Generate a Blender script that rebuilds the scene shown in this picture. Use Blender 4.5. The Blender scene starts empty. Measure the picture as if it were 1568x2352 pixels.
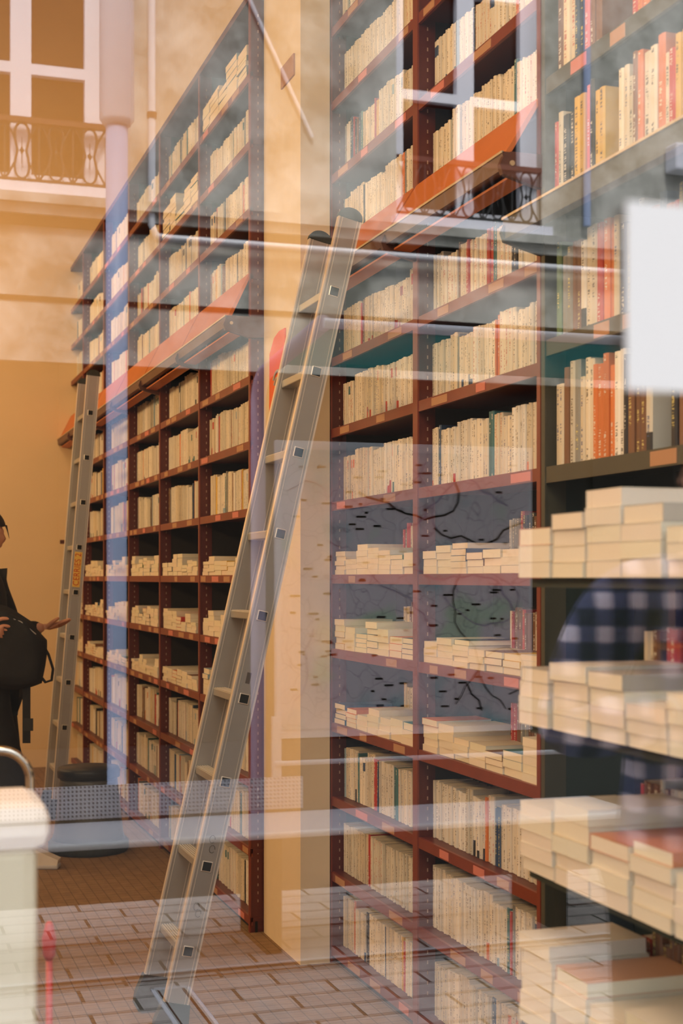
import bpy, bmesh, math, random
from mathutils import Vector, Matrix
R = math.radians
S = bpy.context.scene
COL = S.collection
random.seed(7)

# ------------------------------------------------------------------ camera
EYE = 1.42                       # eye height above the floor
YAW = R(18.35)                   # the camera looks right of the aisle direction (+Y)
F = 3267.0                       # focal length in pixels of the 1568x2352 frame
SY, CY = math.sin(YAW), math.cos(YAW)
cam_d = bpy.data.cameras.new('camera')
cam = bpy.data.objects.new('camera', cam_d); COL.objects.link(cam)
cam.location = (0, 0, EYE)
cam.rotation_euler = (R(90), 0, -YAW)
cam_d.sensor_fit = 'VERTICAL'; cam_d.sensor_height = 36; cam_d.sensor_width = 24
cam_d.lens = F / 2352 * 36
cam_d.shift_y = 152 / 2352
cam_d.clip_start = 0.02; cam_d.clip_end = 200
cam_d.dof.use_dof = True
cam_d.dof.focus_distance = 4.9
cam_d.dof.aperture_fstop = 50 / 11.0
S.camera = cam

# ------------------------------------------------------------------ light
S.view_settings.view_transform = 'Standard'
S.view_settings.look = 'None'
S.view_settings.gamma = 1
S.view_settings.use_curve_mapping = False
S.view_settings.exposure = 0.0
w = bpy.data.worlds.new('sky'); S.world = w; w.use_nodes = True
bg = w.node_tree.nodes['Background']
bg.inputs['Color'].default_value = (0.87, 0.91, 1.0, 1)
bg.inputs['Strength'].default_value = 3.8

def light(name, typ, loc, rot, energy, color, **kw):
    d = bpy.data.lights.new(name, typ); d.energy = energy; d.color = color
    for k, v in kw.items(): setattr(d, k, v)
    o = bpy.data.objects.new(name, d); COL.objects.link(o)
    o.location = loc; o.rotation_euler = rot
    return o
# sun over the shop roof onto the street and the facade opposite
light('sun', 'SUN', (0, 5, 12), (R(-36), 0, R(8)), 7.5, (1.0, 0.97, 0.93), angle=R(14))
# warm shop lights; two long unseen fills set left, evening out the shelves
WARM = (1.0, 0.63, 0.30)
light('shelf_fill_light', 'AREA', (-2.3, 4.2, 3.1), (0, R(-72), 0), 92, WARM, shape='RECTANGLE', size=0.5, size_y=3.6)
light('shelf_fill_light_back', 'AREA', (-2.2, 8.4, 3.2), (0, R(-70), 0), 88, WARM, shape='RECTANGLE', size=0.5, size_y=3.6)
light('back_wall_fill_light', 'AREA', (0.1, 8.6, 4.2), (R(42), 0, 0), 26, WARM, shape='RECTANGLE', size=1.2, size_y=0.5)  # added fill without a fixture, brightens the back wall
light('ceiling_panel_light', 'AREA', (0.2, 2.0, 3.6), (R(38), 0, R(-16)), 30, WARM, shape='RECTANGLE', size=1.2, size_y=0.6)

# ------------------------------------------------------------------ pixel helpers (frame 1568x2352)
def P(px, d, py=None):
    """world point at camera depth d seen at pixel px,py"""
    xc = (px - 784) / F * d
    z = 0 if py is None else EYE + (1328 - py) / F * d
    return Vector((xc * CY + d * SY, -xc * SY + d * CY, z))
def proj(p):
    d = p[0] * SY + p[1] * CY
    xc = p[0] * CY - p[1] * SY
    return 784 + F * xc / d, 1328 - F * (p[2] - EYE) / d, d
PANE = 0.8
def mir(y): return 2 * PANE - y    # distance seen in the pane -> real place in the street

# ------------------------------------------------------------------ materials
def mat(name, col, rough=0.6, metal=0.0, noise=None, bump=0.0, spec=0.5, emit=None, coat=0):
    m = bpy.data.materials.new(name); m.use_nodes = True
    nt = m.node_tree; b = nt.nodes['Principled BSDF']
    b.inputs['Base Color'].default_value = (*col, 1)
    b.inputs['Roughness'].default_value = rough
    b.inputs['Metallic'].default_value = metal
    b.inputs['Specular IOR Level'].default_value = spec
    if coat: b.inputs['Coat Weight'].default_value = coat
    if emit:
        b.inputs['Emission Color'].default_value = (*emit[0], 1); b.inputs['Emission Strength'].default_value = emit[1]
    if noise:
        sc, amt = noise[0], noise[1]
        tc = nt.nodes.new('ShaderNodeTexCoord'); n = nt.nodes.new('ShaderNodeTexNoise')
        n.inputs['Scale'].default_value = sc; n.inputs['Detail'].default_value = 5
        nt.links.new(tc.outputs['Object'], n.inputs['Vector'])
        mx = nt.nodes.new('ShaderNodeMix'); mx.data_type = 'RGBA'
        mx.inputs['A'].default_value = (*[c * (1 - amt) for c in col], 1)
        mx.inputs['B'].default_value = (*[min(1, c * (1 + amt)) for c in col], 1)
        nt.links.new(n.outputs['Fac'], mx.inputs['Factor'])
        nt.links.new(mx.outputs['Result'], b.inputs['Base Color'])
        if bump:
            bp = nt.nodes.new('ShaderNodeBump'); bp.inputs['Strength'].default_value = bump; bp.inputs['Distance'].default_value = 0.01
            nt.links.new(n.outputs['Fac'], bp.inputs['Height']); nt.links.new(bp.outputs['Normal'], b.inputs['Normal'])
    return m
def nodes(m): return m.node_tree.nodes, m.node_tree.links, m.node_tree.nodes['Principled BSDF']

M = {}
M['red'] = mat('oxblood_metal', (0.105, 0.017, 0.012), 0.45, noise=(9, 0.18))
M['redlip'] = mat('red_shelf_lip', (0.20, 0.036, 0.017), 0.42, noise=(14, 0.2))
M['slot'] = mat('slot_pale', (0.42, 0.26, 0.18), 0.5)
M['back'] = mat('dark_back_board', (0.016, 0.013, 0.011), 0.8, noise=(5, 0.3))
M['green'] = mat('dark_green_board', (0.018, 0.032, 0.026), 0.6, noise=(5, 0.2))
M['olive'] = mat('olive_shelf', (0.065, 0.060, 0.038), 0.55, noise=(8, 0.2))
M['orange'] = mat('orange_board', (0.60, 0.17, 0.035), 0.5, noise=(6, 0.15))
M['bronze'] = mat('bronze_cap', (0.10, 0.035, 0.022), 0.4, noise=(10, 0.3))
M['brasschan'] = mat('pale_channel', (0.62, 0.50, 0.33), 0.35, metal=0.4)
M['label'] = mat('label_card', (0.46, 0.24, 0.12), 0.6)
M['labelp'] = mat('label_card_pink', (0.62, 0.20, 0.15), 0.6)
M['alu'] = mat('brushed_aluminium', (0.42, 0.41, 0.38), 0.42, metal=0.55, noise=(30, 0.06))
M['aluedge'] = mat('aluminium_edge', (0.86, 0.80, 0.70), 0.3, metal=0.5)
M['rubber'] = mat('dark_rubber', (0.035, 0.045, 0.045), 0.7, noise=(60, 0.3))
M['hole'] = mat('hole_dark', (0.01, 0.013, 0.014), 0.9)
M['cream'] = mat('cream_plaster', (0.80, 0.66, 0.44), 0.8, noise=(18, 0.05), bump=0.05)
M['cream_shade'] = mat('cream_plaster_shade', (0.74, 0.60, 0.40), 0.8, noise=(18, 0.05), bump=0.05)  # darker copy of the cream plaster, side shade put into its colour
M['wallo'] = mat('ochre_wall', (0.82, 0.62, 0.37), 0.85, noise=(4, 0.05), bump=0.04)
M['ceil'] = mat('ceiling_paint', (0.72, 0.60, 0.45), 0.9, noise=(4, 0.04))
M['black'] = mat('black_cloth', (0.008, 0.009, 0.011), 0.85, noise=(40, 0.4), bump=0.2)
M['blackp'] = mat('black_plastic', (0.012, 0.014, 0.014), 0.45, noise=(20, 0.3))
M['skin'] = mat('skin', (0.62, 0.30, 0.18), 0.5, noise=(30, 0.08))
M['hair'] = mat('dark_hair', (0.015, 0.010, 0.008), 0.55, noise=(90, 0.5), bump=0.4)
M['shoe'] = mat('white_shoe', (0.72, 0.66, 0.55), 0.6, noise=(40, 0.1))
M['greyp'] = mat('grey_plastic', (0.085, 0.085, 0.075), 0.5, noise=(20, 0.15))
M['chrome'] = mat('chrome', (0.80, 0.74, 0.64), 0.12, metal=1.0)
M['bin'] = mat('cream_bin', (0.78, 0.70, 0.52), 0.5, noise=(6, 0.04))
M['binlid'] = mat('cream_bin_lid', (0.86, 0.74, 0.60), 0.4, noise=(6, 0.04))
M['redp'] = mat('red_plastic', (0.55, 0.035, 0.018), 0.4, noise=(10, 0.1))
M['sign'] = mat('orange_sign', (0.86, 0.13, 0.012), 0.5, noise=(6, 0.06))
M['white'] = mat('white_paint', (0.84, 0.85, 0.88), 0.5, noise=(10, 0.03))
M['paper'] = mat('white_paper', (0.50, 0.485, 0.465), 0.8, noise=(3, 0.02))
M['winwhite'] = mat('white_window_frame', (0.88, 0.88, 0.95), 0.5, noise=(7, 0.03))
M['winglass'] = mat('dark_window_glass', (0.012, 0.011, 0.010), 0.12, spec=0.25, noise=(1.2, 0.5))
M['iron'] = mat('wrought_iron', (0.02, 0.018, 0.016), 0.5)
M['pipe'] = mat('zinc_pipe', (0.70, 0.72, 0.76), 0.45, metal=0.2, noise=(8, 0.1))
M['post'] = mat('blue_grey_post', (0.34, 0.42, 0.62), 0.5, noise=(5, 0.08))
M['postw'] = mat('white_sleeve', (0.80, 0.80, 0.88), 0.5, noise=(5, 0.05))
M['mauve'] = mat('mauve_tube', (0.46, 0.40, 0.54), 0.4, noise=(6, 0.15))
def translucent(name, col):
    m = bpy.data.materials.new(name); m.use_nodes = True; nt = m.node_tree; nt.nodes.clear()
    o = nt.nodes.new('ShaderNodeOutputMaterial'); mx = nt.nodes.new('ShaderNodeMixShader'); mx.inputs[0].default_value = .6
    d = nt.nodes.new('ShaderNodeBsdfDiffuse'); t = nt.nodes.new('ShaderNodeBsdfTranslucent')
    n = nt.nodes.new('ShaderNodeTexNoise'); n.inputs['Scale'].default_value = 4; rp = nt.nodes.new('ShaderNodeValToRGB')
    rp.color_ramp.elements[0].color = (*[c*.85 for c in col], 1); rp.color_ramp.elements[1].color = (*col, 1)
    nt.links.new(n.outputs['Fac'], rp.inputs['Fac'])
    for q in (d, t): nt.links.new(rp.outputs['Color'], q.inputs['Color'])
    nt.links.new(d.outputs[0], mx.inputs[1]); nt.links.new(t.outputs[0], mx.inputs[2]); nt.links.new(mx.outputs[0], o.inputs[0])
    return m
M['canopy'] = translucent('green_canopy_glass', (0.22, 0.48, 0.46))
M['shop_and_shadow'] = mat('dark_shopfront_and_shadow_line', (0.012, 0.010, 0.008), 0.7, noise=(2, 0.4), spec=0.1)
M['road_shade'] = mat('dark_shaded_road', (0.020, 0.019, 0.018), 0.95, noise=(30, 0.3), spec=0.1)  # dark tone stands in for the shade beneath the bus shelter
M['gold'] = mat('label_yellow', (0.95, 0.62, 0.10), 0.5)
M['redtext'] = mat('label_red_ink', (0.62, 0.05, 0.008), 0.5)
M['ink'] = mat('pen_ink', (0.10, 0.09, 0.08), 0.7)

def stone_mat():
    m = mat('blotchy_limestone', (0.60, 0.55, 0.42), 0.85); N, L, b = nodes(m)
    tc = N.new('ShaderNodeTexCoord'); n = N.new('ShaderNodeTexNoise'); n.inputs['Scale'].default_value = 1.3; n.inputs['Detail'].default_value = 8; n.inputs['Roughness'].default_value = 0.65
    L.new(tc.outputs['Object'], n.inputs['Vector'])
    r = N.new('ShaderNodeValToRGB'); r.color_ramp.elements[0].position = 0.38; r.color_ramp.elements[1].position = 0.62
    r.color_ramp.elements[0].color = (0.20, 0.20, 0.165, 1); r.color_ramp.elements[1].color = (0.62, 0.61, 0.55, 1)
    L.new(n.outputs['Fac'], r.inputs['Fac']); L.new(r.outputs['Color'], b.inputs['Base Color'])
    bp = N.new('ShaderNodeBump'); bp.inputs['Strength'].default_value = 0.3; L.new(n.outputs['Fac'], bp.inputs['Height']); L.new(bp.outputs['Normal'], b.inputs['Normal'])
    return m
M['stone'] = stone_mat()

def brick_mat(name, c1, c2, cm, w, h, mortar, rough=0.8, scale=1.0):
    m = mat(name, c1, rough); N, L, b = nodes(m)
    tc = N.new('ShaderNodeTexCoord'); t = N.new('ShaderNodeTexBrick')
    t.inputs['Color1'].default_value = (*c1, 1); t.inputs['Color2'].default_value = (*c2, 1); t.inputs['Mortar'].default_value = (*cm, 1)
    t.inputs['Scale'].default_value = scale; t.inputs['Mortar Size'].default_value = mortar
    t.inputs['Brick Width'].default_value = w; t.inputs['Row Height'].default_value = h
    L.new(tc.outputs['Object'], t.inputs['Vector'])
    n = N.new('ShaderNodeTexNoise'); n.inputs['Scale'].default_value = 14; n.inputs['Detail'].default_value = 6
    L.new(tc.outputs['Object'], n.inputs['Vector'])
    mx = N.new('ShaderNodeMix'); mx.data_type = 'RGBA'; mx.blend_type = 'OVERLAY'; mx.inputs['Factor'].default_value = 0.35
    L.new(t.outputs['Color'], mx.inputs['A']); L.new(n.outputs['Fac'], mx.inputs['B'])
    L.new(mx.outputs['Result'], b.inputs['Base Color'])
    bp = N.new('ShaderNodeBump'); bp.inputs['Strength'].default_value = 0.3; bp.inputs['Distance'].default_value = 0.004
    L.new(t.outputs['Fac'], bp.inputs['Height']); bp.invert = True; L.new(bp.outputs['Normal'], b.inputs['Normal'])
    return m
M['paving'] = brick_mat('street_paving', (0.60, 0.53, 0.49), (0.52, 0.46, 0.43), (0.10, 0.08, 0.06), 0.34, 0.145, 0.007)
M['floor'] = brick_mat('brown_floor_tiles', (0.25, 0.145, 0.062), (0.235, 0.135, 0.056), (0.15, 0.085, 0.035), 0.048, 0.048, 0.0022)
for n_ in M['floor'].node_tree.nodes:
    if n_.type == 'TEX_BRICK': n_.offset = 0.0

def perf_mat():
    m = mat('perforated_steel', (0.72, 0.72, 0.76), 0.45, metal=0.2); N, L, b = nodes(m)
    tc = N.new('ShaderNodeTexCoord'); v = N.new('ShaderNodeTexVoronoi'); v.inputs['Scale'].default_value = 62; v.inputs['Randomness'].default_value = 0.0
    L.new(tc.outputs['Object'], v.inputs['Vector'])
    r = N.new('ShaderNodeValToRGB'); r.color_ramp.elements[0].position = 0.30; r.color_ramp.elements[0].color = (0.22, 0.21, 0.24, 1)
    r.color_ramp.elements[1].position = 0.36; r.color_ramp.elements[1].color = (0.74, 0.74, 0.80, 1)
    L.new(v.outputs['Distance'], r.inputs['Fac']); L.new(r.outputs['Color'], b.inputs['Base Color'])
    return m
M['perf'] = perf_mat()

def map_mat():
    m = mat('route_map_print', (0.5, 0.5, 0.5), 0.5); N, L, b = nodes(m)
    tc = N.new('ShaderNodeTexCoord')
    n = N.new('ShaderNodeTexNoise'); n.inputs['Scale'].default_value = 2.2; n.inputs['Detail'].default_value = 3
    L.new(tc.outputs['Object'], n.inputs['Vector'])
    r = N.new('ShaderNodeValToRGB'); e = r.color_ramp.elements
    e[0].position = 0.38; e[0].color = (0.36, 0.56, 0.64, 1); e[1].position = 0.46; e[1].color = (0.80, 0.73, 0.80, 1)
    e.new(0.58).color = (0.78, 0.71, 0.78, 1); e.new(0.64).color = (0.58, 0.72, 0.58, 1)
    L.new(n.outputs['Fac'], r.inputs['Fac'])
    v = N.new('ShaderNodeTexVoronoi'); v.feature = 'DISTANCE_TO_EDGE'; v.inputs['Scale'].default_value = 14
    dn = N.new('ShaderNodeTexNoise'); dn.inputs['Scale'].default_value = 5
    L.new(tc.outputs['Object'], dn.inputs['Vector'])
    ad = N.new('ShaderNodeMix'); ad.data_type = 'VECTOR'; ad.inputs['Factor'].default_value = 0.25
    L.new(tc.outputs['Object'], ad.inputs['A']); L.new(dn.outputs['Color'], ad.inputs['B']); L.new(ad.outputs['Result'], v.inputs['Vector'])
    r2 = N.new('ShaderNodeValToRGB'); r2.color_ramp.elements[0].position = 0.0; r2.color_ramp.elements[0].color = (0.55, 0.55, 0.6, 1)
    r2.color_ramp.elements[1].position = 0.035; r2.color_ramp.elements[1].color = (1, 1, 1, 1)
    L.new(v.outputs['Distance'], r2.inputs['Fac'])
    mx = N.new('ShaderNodeMix'); mx.data_type = 'RGBA'; mx.blend_type = 'MULTIPLY'; mx.inputs['Factor'].default_value = 1
    L.new(r.outputs['Color'], mx.inputs['A']); L.new(r2.outputs['Color'], mx.inputs['B']); L.new(mx.outputs['Result'], b.inputs['Base Color'])
    return m
M['map'] = map_mat()

def plaid_mat():
    m = mat('plaid_flannel', (0.1, 0.1, 0.2), 0.85); N, L, b = nodes(m)
    tc = N.new('ShaderNodeTexCoord'); sep = N.new('ShaderNodeSeparateXYZ'); L.new(tc.outputs['Object'], sep.inputs['Vector'])
    outs = []
    for ax, per in (('X', 0.058), ('Z', 0.062)):
        a = N.new('ShaderNodeMath'); a.operation = 'MULTIPLY'; a.inputs[1].default_value = 2 * math.pi / per; L.new(sep.outputs[ax], a.inputs[0])
        s = N.new('ShaderNodeMath'); s.operation = 'SINE'; L.new(a.outputs[0], s.inputs[0])
        c = N.new('ShaderNodeMapRange'); c.inputs['From Min'].default_value = -0.25; c.inputs['From Max'].default_value = 0.45; L.new(s.outputs[0], c.inputs['Value'])
        outs.append(c)
    ad = N.new('ShaderNodeMath'); ad.operation = 'ADD'; L.new(outs[0].outputs[0], ad.inputs[0]); L.new(outs[1].outputs[0], ad.inputs[1])
    dv = N.new('ShaderNodeMath'); dv.operation = 'MULTIPLY'; dv.inputs[1].default_value = 0.5; L.new(ad.outputs[0], dv.inputs[0])
    r = N.new('ShaderNodeValToRGB'); e = r.color_ramp.elements
    e[0].color = (0.010, 0.014, 0.05, 1); e[1].color = (0.90, 0.80, 0.95, 1); e.new(0.5).color = (0.10, 0.11, 0.24, 1)
    L.new(dv.outputs[0], r.inputs['Fac']); L.new(r.outputs['Color'], b.inputs['Base Color'])
    return m
M['plaid'] = plaid_mat()

def glass_mat():
    m = bpy.data.materials.new('window_pane_glass'); m.use_nodes = True; nt = m.node_tree; nt.nodes.clear()
    o = nt.nodes.new('ShaderNodeOutputMaterial'); mx = nt.nodes.new('ShaderNodeMixShader')
    t = nt.nodes.new('ShaderNodeBsdfTransparent'); t.inputs['Color'].default_value = (0.985, 0.99, 0.985, 1)
    g = nt.nodes.new('ShaderNodeBsdfGlossy'); g.inputs['Roughness'].default_value = 0.0
    lw = nt.nodes.new('ShaderNodeLayerWeight'); pw = nt.nodes.new('ShaderNodeMath'); pw.operation = 'POWER'; pw.inputs[1].default_value = 5
    f = nt.nodes.new('ShaderNodeMapRange'); f.inputs['To Min'].default_value = 0.105; f.inputs['To Max'].default_value = 1.0
    nt.links.new(lw.outputs['Facing'], pw.inputs[0]); nt.links.new(pw.outputs[0], f.inputs['Value'])
    nt.links.new(f.outputs[0], mx.inputs[0]); nt.links.new(t.outputs[0], mx.inputs[1]); nt.links.new(g.outputs[0], mx.inputs[2]); nt.links.new(mx.outputs[0], o.inputs[0])
    return m
M['glass'] = glass_mat()

def book_mat():
    m = mat('printed_book', (0.7, 0.6, 0.5), 0.55); N, L, b = nodes(m)
    a = N.new('ShaderNodeAttribute'); a.attribute_name = 'Col'
    k = N.new('ShaderNodeAttribute'); k.attribute_name = 'Ink'
    uv = N.new('ShaderNodeUVMap'); uv.uv_map = 'UVMap'
    sep = N.new('ShaderNodeSeparateXYZ'); L.new(uv.outputs['UV'], sep.inputs['Vector'])
    sc = N.new('ShaderNodeMath'); sc.operation = 'MULTIPLY'; sc.inputs[1].default_value = 47.0; L.new(k.outputs['Alpha'], sc.inputs[0])
    x6 = N.new('ShaderNodeMath'); x6.operation = 'MULTIPLY'; x6.inputs[1].default_value = 1.3; L.new(sep.outputs['X'], x6.inputs[0])
    y6 = N.new('ShaderNodeMath'); y6.operation = 'MULTIPLY'; y6.inputs[1].default_value = 62.0; L.new(sep.outputs['Y'], y6.inputs[0])
    cb = N.new('ShaderNodeCombineXYZ'); L.new(x6.outputs[0], cb.inputs['X']); L.new(y6.outputs[0], cb.inputs['Y']); L.new(sc.outputs[0], cb.inputs['Z'])
    n = N.new('ShaderNodeTexNoise'); n.inputs['Scale'].default_value = 1.0; n.inputs['Detail'].default_value = 2; L.new(cb.outputs[0], n.inputs['Vector'])
    g1 = N.new('ShaderNodeMath'); g1.operation = 'GREATER_THAN'; g1.inputs[1].default_value = 0.53; L.new(n.outputs['Fac'], g1.inputs[0])
    cb2 = N.new('ShaderNodeCombineXYZ'); y2 = N.new('ShaderNodeMath'); y2.operation = 'MULTIPLY'; y2.inputs[1].default_value = 3.2; L.new(sep.outputs['Y'], y2.inputs[0])
    L.new(y2.outputs[0], cb2.inputs['Y']); L.new(sc.outputs[0], cb2.inputs['Z'])
    n2 = N.new('ShaderNodeTexNoise'); n2.inputs['Scale'].default_value = 1.0; n2.inputs['Detail'].default_value = 0; L.new(cb2.outputs[0], n2.inputs['Vector'])
    g2 = N.new('ShaderNodeMath'); g2.operation = 'GREATER_THAN'; g2.inputs[1].default_value = 0.50; L.new(n2.outputs['Fac'], g2.inputs[0])
    # title only in the middle half of the spine width
    ab = N.new('ShaderNodeMath'); ab.operation = 'SUBTRACT'; ab.inputs[1].default_value = 0.5; L.new(sep.outputs['X'], ab.inputs[0])
    ab2 = N.new('ShaderNodeMath'); ab2.operation = 'ABSOLUTE'; L.new(ab.outputs[0], ab2.inputs[0])
    g3 = N.new('ShaderNodeMath'); g3.operation = 'LESS_THAN'; g3.inputs[1].default_value = 0.17; L.new(ab2.outputs[0], g3.inputs[0])
    m1 = N.new('ShaderNodeMath'); m1.operation = 'MULTIPLY'; L.new(g1.outputs[0], m1.inputs[0]); L.new(g2.outputs[0], m1.inputs[1])
    m2 = N.new('ShaderNodeMath'); m2.operation = 'MULTIPLY'; L.new(m1.outputs[0], m2.inputs[0]); L.new(g3.outputs[0], m2.inputs[1])
    m3 = N.new('ShaderNodeMath'); m3.operation = 'MULTIPLY'; m3.inputs[1].default_value = 0.85; L.new(m2.outputs[0], m3.inputs[0])
    mx = N.new('ShaderNodeMix'); mx.data_type = 'RGBA'
    L.new(m3.outputs[0], mx.inputs['Factor']); L.new(a.outputs['Color'], mx.inputs['A']); L.new(k.outputs['Color'], mx.inputs['B'])
    L.new(mx.outputs['Result'], b.inputs['Base Color'])
    return m
M['book'] = book_mat()

# ------------------------------------------------------------------ mesh helpers
class MB:
    def __init__(s): s.v = []; s.f = []; s.m = []; s.mats = []; s.smooth = []
    def mi(s, m):
        if m not in s.mats: s.mats.append(m)
        return s.mats.index(m)
    def add(s, vs, fs, m, smooth=False):
        o = len(s.v); s.v += [tuple(v) for v in vs]; k = s.mi(m)
        for f in fs: s.f.append(tuple(i + o for i in f)); s.m.append(k); s.smooth.append(smooth)
    def box(s, x0, x1, y0, y1, z0, z1, m, mtx=None, bev=0):
        if bev:
            b = min(bev, (x1-x0)*.49, (y1-y0)*.49, (z1-z0)*.49)
            bm = bmesh.new(); bmesh.ops.create_cube(bm, size=1)
            for v in bm.verts: v.co = Vector(((x0+x1)/2 + v.co.x*(x1-x0), (y0+y1)/2 + v.co.y*(y1-y0), (z0+z1)/2 + v.co.z*(z1-z0)))
            bmesh.ops.bevel(bm, geom=bm.edges[:], offset=b, segments=2, affect='EDGES', profile=0.5)
            vs = [v.co.copy() for v in bm.verts]; bm.verts.index_update(); fs = [[v.index for v in f.verts] for f in bm.faces]; bm.free()
        else:
            vs = [Vector(c) for c in ((x0,y0,z0),(x1,y0,z0),(x1,y1,z0),(x0,y1,z0),(x0,y0,z1),(x1,y0,z1),(x1,y1,z1),(x0,y1,z1))]
            fs = [(0,3,2,1),(4,5,6,7),(0,1,5,4),(1,2,6,5),(2,3,7,6),(3,0,4,7)]
        if mtx: vs = [mtx @ v for v in vs]
        s.add(vs, fs, M[m])
        return s
    def tube(s, pts, r, m, n=12, cap=True):
        pts = [Vector(p) for p in pts]; rs = r if isinstance(r, (list, tuple)) else [r] * len(pts)
        vs = []; fs = []; up = None
        for i, p in enumerate(pts):
            t = (pts[min(i+1, len(pts)-1)] - pts[max(i-1, 0)]).normalized()
            if up is None: up = t.orthogonal().normalized()
            up = (up - t * up.dot(t)).normalized(); sd = t.cross(up)
            for k in range(n):
                a = 2*math.pi*k/n; vs.append(p + (up*math.cos(a) + sd*math.sin(a)) * rs[i])
        for i in range(len(pts)-1):
            for k in range(n):
                k2 = (k+1) % n; fs.append((i*n+k, i*n+k2, (i+1)*n+k2, (i+1)*n+k))
        s.add(vs, fs, M[m], True)
        if cap: s.add(vs[:n], [tuple(range(n))[::-1]], M[m]); s.add(vs[-n:], [tuple(range(n))], M[m])
        return s
    def lathe(s, prof, c, m, n=32):
        vs = []; fs = []
        for (r, z) in prof:
            for k in range(n):
                a = 2*math.pi*k/n; vs.append((c[0]+r*math.cos(a), c[1]+r*math.sin(a), c[2]+z))
        for i in range(len(prof)-1):
            for k in range(n):
                k2 = (k+1) % n; fs.append((i*n+k, i*n+k2, (i+1)*n+k2, (i+1)*n+k))
        fs.append(tuple(range(n))[::-1]); fs.append(tuple(range((len(prof)-1)*n, len(prof)*n)))
        s.add(vs, fs, M[m], True); return s
    def prism(s, poly, ax, a0, a1, m, mtx=None):
        """poly of 2D points extruded along axis ax from a0 to a1"""
        def c(p, a):
            q = [p[0], p[1]]; q.insert('xyz'.index(ax), a); return Vector(q)
        n = len(poly); vs = [c(p, a0) for p in poly] + [c(p, a1) for p in poly]
        if mtx: vs = [mtx @ v for v in vs]
        fs = [tuple(range(n))[::-1], tuple(range(n, 2*n))] + [(i, (i+1) % n, n+(i+1) % n, n+i) for i in range(n)]
        s.add(vs, fs, M[m]); return s
    def build(s, name, parent=None, loc=None, kind=None):
        me = bpy.data.meshes.new(name); me.from_pydata(s.v, [], s.f); me.update()
        for m in s.mats: me.materials.append(m)
        me.polygons.foreach_set('material_index', s.m); me.polygons.foreach_set('use_smooth', s.smooth)
        bm = bmesh.new(); bm.from_mesh(me); bmesh.ops.recalc_face_normals(bm, faces=bm.faces[:]); bm.to_mesh(me); bm.free()
        o = bpy.data.objects.new(name, me); COL.objects.link(o)
        if parent: o.parent = parent
        if loc is not None: o.location = loc
        if kind: o['kind'] = kind
        return o
def tag(o, label, cat, group=None, kind=None):
    o['label'] = label; o['category'] = cat
    if group: o['group'] = group
    if kind: o['kind'] = kind
    return o
def thing(name, label, cat, loc=(0,0,0), rz=0, group=None):
    o = bpy.data.objects.new(name, None); COL.objects.link(o); o.empty_display_size = 0.1
    o.location = loc; o.rotation_euler = (0, 0, rz); return tag(o, label, cat, group)
def arc(c, r, a0, a1, n, plane='xz', y=0):
    out = []
    for i in range(n+1):
        a = R(a0 + (a1-a0)*i/n); p = (c[0]+r*math.cos(a), c[1]+r*math.sin(a))
        out.append((p[0], y, p[1]) if plane == 'xz' else (p[0], p[1], y) if plane == 'xy' else (y, p[0], p[1]))
    return out
def struct(name, *boxes):
    mb = MB()
    for b in boxes: mb.box(*b)
    return mb.build(name, kind='structure')

# ------------------------------------------------------------------ setting: shop
CH = 6.1
struct('floor', (-3.2, 2.0, 0.86, 11.32, -0.08, 0.0, 'floor'))
struct('ceiling', (-3.2, 2.0, 0.86, 11.32, CH, CH+0.15, 'ceil'))
struct('wall_back', (-3.2, 2.0, 10.86, 11.32, 0, CH, 'wallo'))
struct('wall_left', (-3.2, -3.05, 0.86, 11.18, 0, CH, 'wallo'))
struct('wall_right', (1.9, 2.05, 0.86, 11.18, 0, CH, 'cream'))
struct('wall_front', (-8, -1.6, 0.72, 0.86, -0.08, 9.5, 'stone'), (2.6, 12, 0.72, 0.86, -0.08, 9.5, 'stone'),
       (-1.6, 2.6, 0.72, 0.86, 5.1, 9.5, 'stone'), (-1.6, 2.6, 0.72, 0.86, -0.08, 0.22, 'stone'))
pane = struct('window_1', (-1.6, 2.6, 0.796, 0.804, 0.22, 5.1, 'glass'))
fr = MB()
for a, b in ((-1.6, -1.52), (2.52, 2.6)): fr.box(a, b, 0.76, 0.84, 0.22, 5.1, 'iron')
fr.box(-1.52, 2.52, 0.76, 0.84, 0.22, 0.28, 'iron'); fr.box(-1.52, 2.52, 0.76, 0.84, 5.04, 5.1, 'iron')
f1 = fr.build('window_frame', pane)
# pillar between the two runs of shelving
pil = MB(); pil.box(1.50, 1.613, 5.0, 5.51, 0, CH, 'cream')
pil.box(1.615, 1.90, 5.035, 5.50, 0, CH, 'cream_shade')
pil.build('trim_1', kind='structure')

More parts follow.
